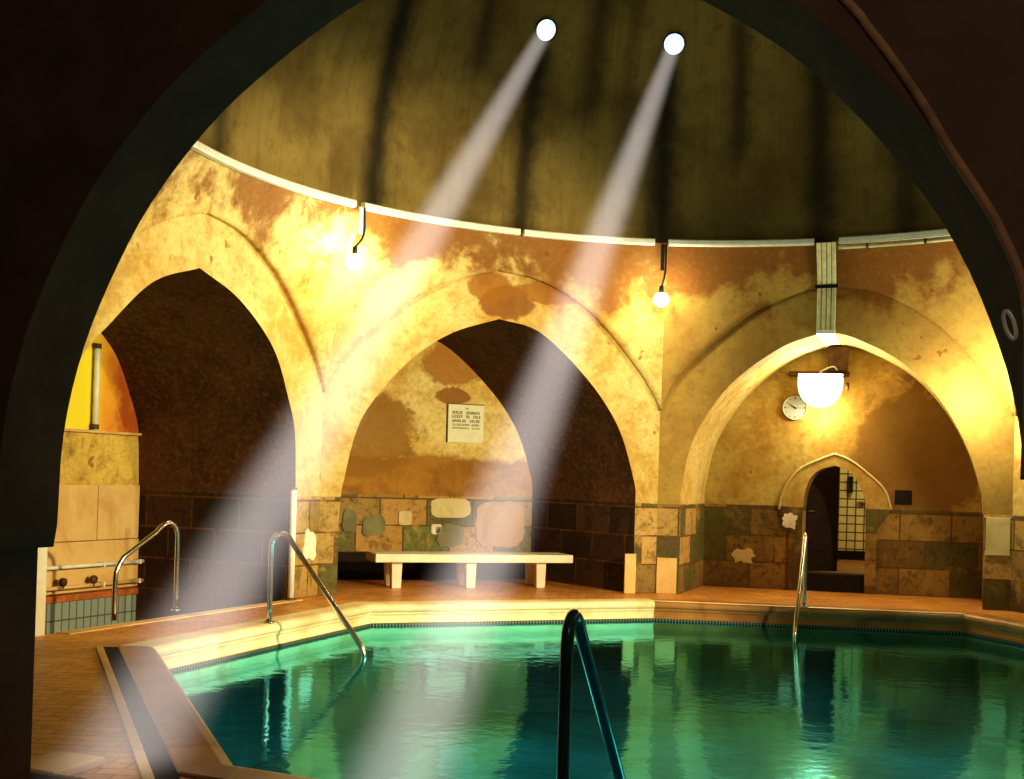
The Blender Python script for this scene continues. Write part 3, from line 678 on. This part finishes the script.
blob_slab(b, .74, 1.13, .36, .62, dC + .005, .012, 'plaster_scar', M['patch'], wC, 21, .45)
blob_slab(b, 1.48, 1.72, .90, 1.16, dC + .005, .07, 'plaster_scar', M['bench'], wC, 22, .3)
# corridor beyond
c0 = dC + .4; cw0, cw1, cd = 1.0, 3.9, 3.6
mb = MB()
Cp = lambda a, z, o_: b.P(a, z, c0 + o_)
mb.face([Cp(cw0, .26, 0), Cp(cw1, .26, 0), Cp(cw1, .26, cd), Cp(cw0, .26, cd)]); struct(mb.build('floor_corridor', simple('corridor_floor', (.30, .15, .05), .5)))
mb = MB(); mb.box(Cp(1.74, 0, -.38), b.D * 1.0, b.ax * .38, Vector((0, 0, .26))); st_ = mb.build('trim_1', M['hole']); struct(st_)
mb = MB(); mb.face([Cp(cw0, .26, cd), Cp(cw1, .26, cd), Cp(cw1, 2.6, cd), Cp(cw0, 2.6, cd)], [(0, .26), (2.9, .26), (2.9, 2.6), (0, 2.6)]); ct = struct(mb.build('wall_corridor_back', M['creamtile']))
mb = MB(); mb.face([Cp(cw0, 2.6, 0), Cp(cw1, 2.6, 0), Cp(cw1, 2.6, cd), Cp(cw0, 2.6, cd)]); struct(mb.build('ceiling_corridor', M['slab']))
for nm, a in (('wall_corridor_left', cw0), ('wall_corridor_right', cw1)):
    mb = MB(); mb.face([Cp(a, .26, 0), Cp(a, .26, cd), Cp(a, 2.6, cd), Cp(a, 2.6, 0)], [(0, .2), (3, .2), (3, 2.6), (0, 2.6)]); struct(mb.build(nm, M['creamtile']))
# front closures so no daylight leaks round the doorway
mb = MB(); mb.strip([b.P(a, z, c0) for a, z in door], [Cp(x, z, 0) for x, z in [(cw0 + (cw1 - cw0) * 0 if i < len(door) // 2 else cw1, (2.6 if NJ <= i < len(door) - NJ else z_)) for i, (x_, z_) in enumerate(door)]]); struct(mb.build('wall_corridor_front', M['niche']))
mb = MB(); mb.box(Cp(cw0, .26, cd - .03), b.D * 2.9, b.n * .03, Vector((0, 0, .16))); struct(mb.build('baseboard_corridor', M['hole']))
dl_ = thing('door_1', 'dark wooden door leaf standing open inside the arched doorway', 'door', Cp(1.80, .26, .05)); dl_['kind'] = 'structure'
dd = (b.D * .80 + b.ax * .60).normalized(); dn = Vector((-dd.y, dd.x, 0))
mb = MB(); o_ = Cp(1.72, .26, .03); mb.box(o_, dd * .66, dn * .04, Vector((0, 0, 1.72))); mb.build('door_leaf', M['wood'], dl_, bevel=.004)
for z in (.3, 1.0):
    mb = MB(); mb.box(o_ - dn * .012 + dd * .07 + Vector((0, 0, z)), dd * .36, dn * .012, Vector((0, 0, .55))); mb.build('door_panel', M['wood'], dl_, bevel=.006)
mb = MB(); hp = o_ - dn * .03 + dd * .10 + Vector((0, 0, .92)); mb.tube([hp + dn * .03, hp, hp + dd * .11], .012, 8); mb.build('door_handle', M['steel'], dl_)
t = thing('wall_dispenser', 'small dark upright dispenser on the cream tiles beyond the doorway', 'dispenser', Cp(2.11, 1.62, cd - .06))
mb = MB(); mb.box(Cp(2.08, 1.46, cd - .08), b.D * .07, b.n * .08, Vector((0, 0, .30))); mb.build('body', M['black'], t, bevel=.01)
mb = MB(); mb.lathe([(.012, 0), (.012, .05), (.03, .05), (.03, .07), (0, .07)], Cp(2.115, 1.39, cd - .05)); mb.build('nozzle', M['steel'], t)
t = thing('wall_shelf', 'short narrow shelf on the cream tiled wall beyond the doorway', 'shelf', Cp(2.40, 1.36, cd - .05))
mb = MB(); mb.box(Cp(2.28, 1.30, cd - .12), b.D * .25, b.n * .12, Vector((0, 0, .025))); mb.build('board', M['slab'], t)
for s in (2.31, 2.48):
    mb = MB(); mb.box(Cp(s, 1.22, cd - .08), b.D * .02, b.n * .08, Vector((0, 0, .08))); mb.build('bracket', M['black'], t)

# clock
ck = b.P(1.63, 2.725, dC - .0); face = -b.n
t = thing('wall_clock', 'round white wall clock with black hands above the arched doorway', 'clock', ck)
mb = MB(); mb.lathe([(.0, .0), (.176, .0), (.181, .03), (.177, .06), (.172, .064), (.170, .045)], ck, face, 40); mb.build('case', M['white'], t)
mb = MB(); mb.lathe([(.171, .045), (.0, .0452)], ck, face, 40, False); dial = mb.build('dial', M['dial'], t)
def ckp(a, r, h): return ck + face * h + (b.D * math.sin(a) + Vector((0, 0, 1)) * math.cos(a)) * r
mb = MB()
for i in range(12):
    a = i * PI / 6; w_ = .010 if i % 3 else .016; sd = (b.D * math.cos(a) - Vector((0, 0, 1)) * math.sin(a)) * w_ / 2
    r0_ = .135 if i % 3 else .122
    mb = MB(); mb.face([ckp(a, r0_, .047) - sd, ckp(a, .160, .047) - sd, ckp(a, .160, .047) + sd, ckp(a, r0_, .047) + sd]); mb.build('hour_mark', M['ink'], dial, merge=False)
for nm, a, ln, w_, h in (('hour_hand', math.radians(303), .085, .022, .050), ('minute_hand', math.radians(302), .145, .010, .053), ('second_hand', math.radians(92), .15, .006, .055)):
    mb = MB(); sd = (b.D * math.cos(a) - Vector((0, 0, 1)) * math.sin(a)) * w_ / 2
    mb.face([ckp(a, -.025, h) - sd, ckp(a, ln, h) - sd * .5, ckp(a, ln, h) + sd * .5, ckp(a, -.025, h) + sd]); mb.build(nm, M['black'], t)
mb = MB(); mb.lathe([(.012, .045), (.012, .058), (0, .058)], ck, face, 14); mb.build('hub', M['black'], t)

# flood lamp
t = thing('flood_lamp', 'glaring white flood lamp with brown box under the right arch crown', 'lamp', b.P(2.05, 3.1, dC))
panel(b, 2.11, 2.40, 3.27, 3.64, dC, .16, 'junction_box', M['brownmetal'], t, .012)
panel(b, 1.54, 2.42, 3.20, 3.27, dC, .10, 'mounting_board', M['brownmetal'], t, .008)
mb = MB(); mb.tube(catmull([b.P(2.25, 3.28, dC - .17), b.P(2.19, 3.33, dC - .2), b.P(2.05, 3.28, dC - .2), b.P(1.98, 3.22, dC - .16)], 6), .012, 8); mb.build('cable', M['white'], t)
mb = MB(); y0 = dC - .26
fr_ = [(1.70, 3.22)] + [(2.02 + .32 * math.cos(-PI * i / 14), 3.06 + .34 * math.sin(-PI * i / 14)) for i in range(15)][::-1] + [(2.34, 3.22)]
F = [b.P(a, z, y0) for a, z in fr_]; G = [b.P(2.02 + (a - 2.02) * .7, 3.0 + (z - 3.0) * .7, dC - .08) for a, z in fr_]
mb.strip(F + F[:1], G + G[:1]); mb.face(G); hs = mb.build('lamp_housing', M['white'], t)
mb = MB(); cg = b.P(2.02, 3.0, y0 - .04)      # bulging glass
gl_ = [b.P(2.02 + (a - 2.02) * .93, 3.0 + (z - 3.0) * .9, y0 + .01) for a, z in fr_]
gi_ = [b.P(2.02 + (a - 2.02) * .55, 3.0 + (z - 3.0) * .55, y0 - .05) for a, z in fr_]
mb.strip(gl_ + gl_[:1], gi_ + gi_[:1]); mb.face(gi_); mb.build('lamp_glass', M['flood'], hs)
mb = MB(); mb.lathe([(.0, -.03), (.05, -.03), (.06, 0), (.05, .03), (.0, .03)], b.P(2.40, 3.04, y0 + .05), b.D, 16); mb.build('knob', M['brownmetal'], hs)
def point(name, loc, power, col=(1, .82, .50), rad=.08):
    l = bpy.data.lights.new(name, 'POINT'); l.energy = power; l.color = col; l.shadow_soft_size = rad
    o = bpy.data.objects.new(name, l); COL.objects.link(o); o.location = loc; return o
point('flood_light', b.P(2.14, 2.74, dC - .34), 48, (1, .90, .58), .12)
point('corridor_fill', Cp(3.4, 2.3, 1.8), 40, (1, .88, .55), .1)  # unseen light added to brighten the tiles beyond the doorway

# ------------------------------------------------------------------ conduit at the dome foot, trunking, hanging lamps
def ring_at(deg, r=RING_R, z=RING_Z):
    a = math.radians(deg); return Vector((CEN.x + r * math.cos(a), CEN.y + r * math.sin(a), z))
t = thing('conduit_ring', 'white cable conduit running round the foot of the dome', 'conduit', ring_at(100))
segs = [(172, 138.4), (137.0, 112.3), (111.7, 92.2), (90.2, 69.45), (66.0, 43.6), (41.4, 2), (0, -44), (-46, -89), (-91, -134), (-136, -186)]
for a0, a1 in segs:
    n = max(3, int(abs(a1 - a0) / 1.5)); mb = MB()
    arc = [math.radians(a0 + (a1 - a0) * i / n) for i in range(n + 1)]
    sec = [(RING_R - .005, -.04), (RING_R - .075, -.04), (RING_R - .085, -.02), (RING_R - .085, .03), (RING_R - .07, .045), (RING_R - .005, .045)]
    rows = [[Vector((CEN.x + r * math.cos(a), CEN.y + r * math.sin(a), RING_Z + z)) for r, z in sec] for a in arc]
    for r0_, r1_ in zip(rows, rows[1:]): mb.strip(r0_, r1_)
    mb.face(rows[0]); mb.face(rows[-1][::-1]); mb.build('conduit_length', M['white'], t)
t2 = thing('upper_conduit', 'second conduit pipe running right from the vertical trunking below the dome', 'conduit', ring_at(60))
mb = MB(); mb.tube([ring_at(66.0 - (66.0 - 47.6) * i / 16, RING_R - .06, RING_Z - .09 ) for i in range(17)], .028, 10); mb.build('tube', M['oldwhite'], t2)
for d_ in (62, 54):
    mb = MB(); mb.lathe([(.03, -.015), (.038, -.015), (.038, .015), (.03, .015)], ring_at(d_, RING_R - .06, RING_Z - .09), ring_at(d_ + .5) - ring_at(d_), 12); mb.build('clip', M['brownmetal'], t2)
# vertical trunking down to the flood lamp
b = BAY[3]
t = thing('vertical_trunking', 'broad ribbed yellowish trunking dropping from dome foot to the right arch crown', 'trunking', b.P(2.21, 3.7, -.1))
topc = ring_at(67.75, RING_R - .09, RING_Z - .03); rt = Vector((math.sin(math.radians(67.75)), -math.cos(math.radians(67.75)), 0))
ext_pt = b.P(2.24, 4.28, -.10); bot = b.P(2.24, 3.66, -.09)
path1 = [topc, topc.lerp(ext_pt, .5) , ext_pt]; path2 = [ext_pt - Vector((0, 0, .03)), bot]
for nm, pth in (('trunk_length', path1), ('trunk_length', path2)):
    mb = MB()
    for i in range(4):
        o_ = rt * (-.125 + .0655 * i)
        sec = [(0, 0), (0, -.06), (.012, -.075), (.045, -.075), (.058, -.06), (.058, 0)]
        rows = [[p + o_ + rt * x + (-b.n) * (-y) * -1 * -1 for x, y in sec] for p in pth]
        rows = [[p + o_ + rt * x + b.n * (.05 + y) for x, y in sec] for p in pth]
        for r0_, r1_ in zip(rows, rows[1:]): mb.strip(r0_, r1_)
        mb.face(rows[0]); mb.face(rows[-1][::-1])
    mb.build(nm, M['oldwhite'], t)
mb = MB(); mb.box(ext_pt + rt * -.15 + b.n * -.05 + Vector((0, 0, -.035)), rt * .30, b.n * .06, Vector((0, 0, .045))); mb.build('dark_clamp', M['black'], t)
mb = MB(); mb.box(bot + rt * -.125 + b.n * -.03 + Vector((0, 0, -.03)), rt * .25, b.n * 1.3 + rt * .10, Vector((0, 0, .05))); mb.build('soffit_run', M['white'], t)

def hang_lamp(deg, drop, label, white=True, side=Vector((0, 0, 0)), bulb=True):
    top = ring_at(deg, RING_R - .10, RING_Z - .03); tan = Vector((-math.sin(math.radians(deg)), math.cos(math.radians(deg)), 0))
    lo = top + Vector((0, 0, -drop)) + side
    t = thing('hanging_lamp', label, 'lamp', lo, 'bare lamps hanging from the dome foot')
    mb = MB(); mb.box(top + tan * -.03 + Vector((0, 0, -drop * .48)), tan * .05, Vector((-tan.y, tan.x, 0)) * -.03, Vector((0, 0, drop * .48))); mb.build('bracket', M['white'] if white else M['black'], t)
    mb = MB(); mb.tube(catmull([top + tan * -.045, top + tan * -.045 + Vector((0, 0, -drop * .5)), lo + Vector((0, 0, .16))], 5), .014, 8); mb.build('cord', M['black'], t)
    mb = MB(); mb.lathe([(.0, .17), (.028, .17), (.035, .08), (.04, .07), (.0, .07)], lo, n=16); sk = mb.build('socket', M['black'], t)
    mb = MB(); mb.lathe([(.035, .075), (.07, .055), (.105, 0), (.095, -.06), (.05, -.098), (0, -.11)], lo, n=20); mb.build('bulb', M['bulb'], sk)
    return lo
L1 = hang_lamp(137.7, .66, 'glowing bare lamp hanging at the left arch pier', True, Vector((-.06, -.03, 0)))
L2 = hang_lamp(91.1, .74, 'glowing bare lamp hanging between back arch and right arch', False)
L3 = hang_lamp(42.5, .8, 'bare lamp hanging at the right pier of the doorway arch', False)
L4 = hang_lamp(1.0, .9, 'bare lamp hanging on the right side wall', False)
L5 = hang_lamp(-45.0, .9, 'bare lamp hanging on the right wall nearest the dark arch', False)
inw = lambda deg: Vector((-math.cos(math.radians(deg)), -math.sin(math.radians(deg)), 0))
KEY = (1.0, .80, .46)
def spot(name, loc, target, power, half, blend, col, rad):
    l = bpy.data.lights.new(name, 'SPOT'); l.energy = power; l.color = col; l.shadow_soft_size = rad; l.spot_size = math.radians(2 * half); l.spot_blend = blend
    o = bpy.data.objects.new(name, l); COL.objects.link(o); o.location = loc
    o.rotation_mode = 'QUATERNION'; o.rotation_quaternion = (Vector(target) - Vector(loc)).to_track_quat('-Z', 'Y'); return o
KEY = (1.0, .82, .50); WARM = (1, .90, .62)
point('lamp_light_1', L1 + inw(137.7) * .10 + Vector((0, 0, -.02)), 80, (1, .94, .74), .10)
point('lamp_light_2', L2 + inw(91) * .12, 30, (1, .92, .68), .10)
point('pier_fill', BAY[3].P(4.15, 2.75, -.55), 90, WARM)  # added light, set apart from the hanging lamp to brighten the right pier
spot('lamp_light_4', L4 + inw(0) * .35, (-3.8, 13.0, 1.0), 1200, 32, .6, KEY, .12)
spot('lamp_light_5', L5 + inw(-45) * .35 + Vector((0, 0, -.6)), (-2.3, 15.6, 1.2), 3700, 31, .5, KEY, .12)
# ------------------------------------------------------------------ handrails
def handrail(base, top_in, end, h, r, mat, label, z_end=-.5, zlow=None):
    """vertical post from base, rounded top, slope down to end, short vertical tail."""
    base, end = Vector(base), Vector(end); d = Vector((end.x - base.x, end.y - base.y, 0)); D_ = d.length; d.normalize()
    P_ = lambda t_, z: Vector((base.x, base.y, 0)) + d * t_ + Vector((0, 0, z))
    low = zlow if zlow is not None else WATER_Z + .06
    pts = [P_(0, base.z)] + [P_(0, base.z + (h - .14 - base.z) * i / 5) for i in range(1, 6)]
    slope = Vector((D_ - top_in, low - h))
    arc = catmull([P_(0, h - .14), P_(top_in * .14, h - .05), P_(top_in * .5, h), P_(top_in * .9, h - .03), P_(top_in * 1.25, h - .03 + slope.y / slope.x * top_in * .35)], 6)
    pts = pts[:-1] + arc
    last = pts[-1]; q = P_(D_ - .10, low + .12)
    pts += [last.lerp(q, i / 6) for i in range(1, 6)]
    pts += catmull([q, P_(D_ - .03, low + .02), P_(D_, low - .10), P_(D_, z_end)], 6)
    t = thing('handrail', label, 'handrail', base, 'pool handrails')
    mb = MB(); mb.tube(pts, r, 14); mb.build('rail', mat, t)
    mb = MB(); mb.lathe([(0, 0), (r * 2.1, 0), (r * 2.1, .012), (r * 1.2, .022)], base, n=20); mb.build('floor_flange', mat, t)
    return t
handrail((-2.65, 12.2, .02), .22, (-1.62, 11.80, 0), .93, .026, M['steel'], 'steel handrail on left pool edge sloping into the water', z_end=-.6)
handrail((3.48, 15.46, .02), .16, (3.13, 14.35, 0), .935, .026, M['steel'], 'steel handrail on the far pool edge in front of the doorway', z_end=-.7)
handrail((.166, 5.56, .02), .16, (.54, 6.53, 0), .925, .031, M['tealrail'], 'dark teal handrail in the foreground at the near pool edge', z_end=-.7)
t = handrail((-3.88, 13.16, .0), .26, (-4.27, 12.36, 0), .965, .026, M['steel'], 'steel handrail standing at the mouth of the left niche', z_end=-.02, zlow=.50)

# ------------------------------------------------------------------ small foreground things
emitless_white = simple('glint_coloured_metal', (.95, .92, .8), .3, .3, var=.05)  # the ring's white glint is put into its colour
hk = bF.P(.154, 2.062, T + .05)
t = thing('wall_ring', 'small shiny metal ring on the dark near arch at right', 'ring', hk)
mb = MB(); e1, e2 = bF.D, Vector((0, 0, 1))
mb.tube([hk + e1 * (.014 * math.cos(2 * PI * i / 24) + .012 * math.sin(2 * PI * i / 24)) + e2 * (.042 * math.sin(2 * PI * i / 24)) for i in range(25)], .0065, 8, False); mb.build('ring', emitless_white, t)
mb = MB(); mb.tube([hk + e2 * .044 - bF.n * .06, hk + e2 * .044], .008, 8); mb.build('eye_bolt', M['steel'], t)
t = thing('stone_step', 'worn tan stone step at the foot of the dark near arch, left', 'step', (-2.35, 6.25, 0))
mb = MB(); mb.box((-2.62, 6.05, .0), Vector((.30, -.12, 0)), Vector((.13, .36, 0)), Vector((0, 0, .05))); mb.build('slab', M['slab'], t, bevel=.015)
mb = MB(); mb.box((-2.66, 6.0, .0), Vector((.52, -.20, 0)), Vector((.02, .05, 0)), Vector((0, 0, .05))); mb.build('edging', M['brownmetal'], t, bevel=.01)

# ------------------------------------------------------------------ daylight shafts
for h, lb, zend, r1, st_, SD in ((HOLES[0], 'pale daylight shaft from left skylight to the left pool edge', 0.022, .40, .16, Vector((.169, .776, .607))), (HOLES[1], 'pale daylight shaft from right skylight down to the pool water', WATER_Z + .003, .40, .15, Vector((.190, .773, .605)))):
    ln = (h.z - zend) / SD.z + .6; rot = (-SD).to_track_quat('Z', 'Y')
    mm = shaft_glow_mat('glowing_light_shaft', ln, HR * 1.05, r1, st_)
    me = bpy.data.meshes.new('light_shaft'); bm = bmesh.new(); N = 40; rows = []
    iv = rot.inverted(); topr, botr = [], []
    for i in range(N):
        a = 2 * PI * i / N; c_ = Vector((math.cos(a), math.sin(a), 0))
        p0_, p1_ = c_ * HR * 1.05, c_ * r1 + Vector((0, 0, ln))
        w0, w1 = h + rot @ p0_, h + rot @ p1_
        k = (w0.z - zend) / (w0.z - w1.z)
        topr.append(bm.verts.new(p0_ + Vector((0, 0, .02)))); botr.append(bm.verts.new(p0_.lerp(p1_, k)))
    for i in range(N):
        j = (i + 1) % N; bm.faces.new((topr[i], topr[j], botr[j], botr[i]))
    bm.faces.new(topr[::-1]); bm.faces.new(botr); bmesh.ops.recalc_face_normals(bm, faces=bm.faces); bm.to_mesh(me); bm.free()
    o = bpy.data.objects.new('light_shaft', me); me.materials.append(mm); COL.objects.link(o); o.location = h; o.rotation_mode = 'QUATERNION'; o.rotation_quaternion = rot
    tag(o, lb, 'light shaft', 'daylight shafts')
sl = bpy.data.lights.new('sun', 'SUN'); sl.energy = 2.2; sl.angle = math.radians(2.4); sl.color = (1, .95, .9)
so_ = bpy.data.objects.new('sun', sl); COL.objects.link(so_); so_.rotation_mode = 'QUATERNION'; so_.rotation_quaternion = (-SUN).to_track_quat('-Z', 'Y'); so_.location = (6, 25, 20)

for p_ in [(-.6, 7.6, -.5), (1.6, 7.0, -.5), (3.9, 7.4, -.5), (-1.2, 10.2, -.5), (1.2, 9.8, -.5), (3.6, 10.2, -.5), (5.4, 10.5, -.5), (-.4, 12.8, -.5), (1.9, 13.2, -.5), (4.3, 12.9, -.5)]: point('underwater_fill', Vector(p_), 15, (.26, 1, .92), .25)  # unseen fill added under water to brighten the teal basin
# unseen fill added behind the camera to lift the dark near arch
point('vestibule_fill', Vector((1.2, -1.5, 4.6)), 95, (1, .84, .66), .6)

# sky outside
w = bpy.data.worlds.new('sky'); S.world = w; w.use_nodes = True
bg = w.node_tree.nodes['Background']; bg.inputs[0].default_value = (.70, .87, 1.0, 1); bg.inputs[1].default_value = 1.25

# ------------------------------------------------------------------ camera
cam = bpy.data.cameras.new('camera'); co = bpy.data.objects.new('camera', cam); COL.objects.link(co); S.camera = co
F_, H_, CX_, ROLL, PIT = 1206.8, 465.2, 536.1, .0293, .0106
cam.sensor_width = 36; cam.lens = F_ / 1024 * 36
cam.shift_x = -(CX_ - 512) / 1024; cam.shift_y = (H_ - 389.5) / 1024
fw = Vector((0, math.cos(PIT), math.sin(PIT))); rt0 = Vector((1, 0, 0)); up0 = rt0.cross(fw)
# picture turned clockwise: camera rolled counter-clockwise about its axis
rt_ = rt0 * math.cos(ROLL) + up0 * math.sin(ROLL); up_ = up0 * math.cos(ROLL) - rt0 * math.sin(ROLL)
co.matrix_world = Matrix(((rt_.x, up_.x, -fw.x, 0), (rt_.y, up_.y, -fw.y, 0), (rt_.z, up_.z, -fw.z, EYE), (0, 0, 0, 1)))
cam.clip_start = .05
S.view_settings.view_transform = 'Standard'; S.view_settings.look = 'Medium High Contrast'; S.view_settings.exposure = 0.15; S.view_settings.gamma = 1
S.cycles.use_denoising = True; S.cycles.max_bounces = 8; S.cycles.transparent_max_bounces = 12; S.cycles.sample_clamp_indirect = 6
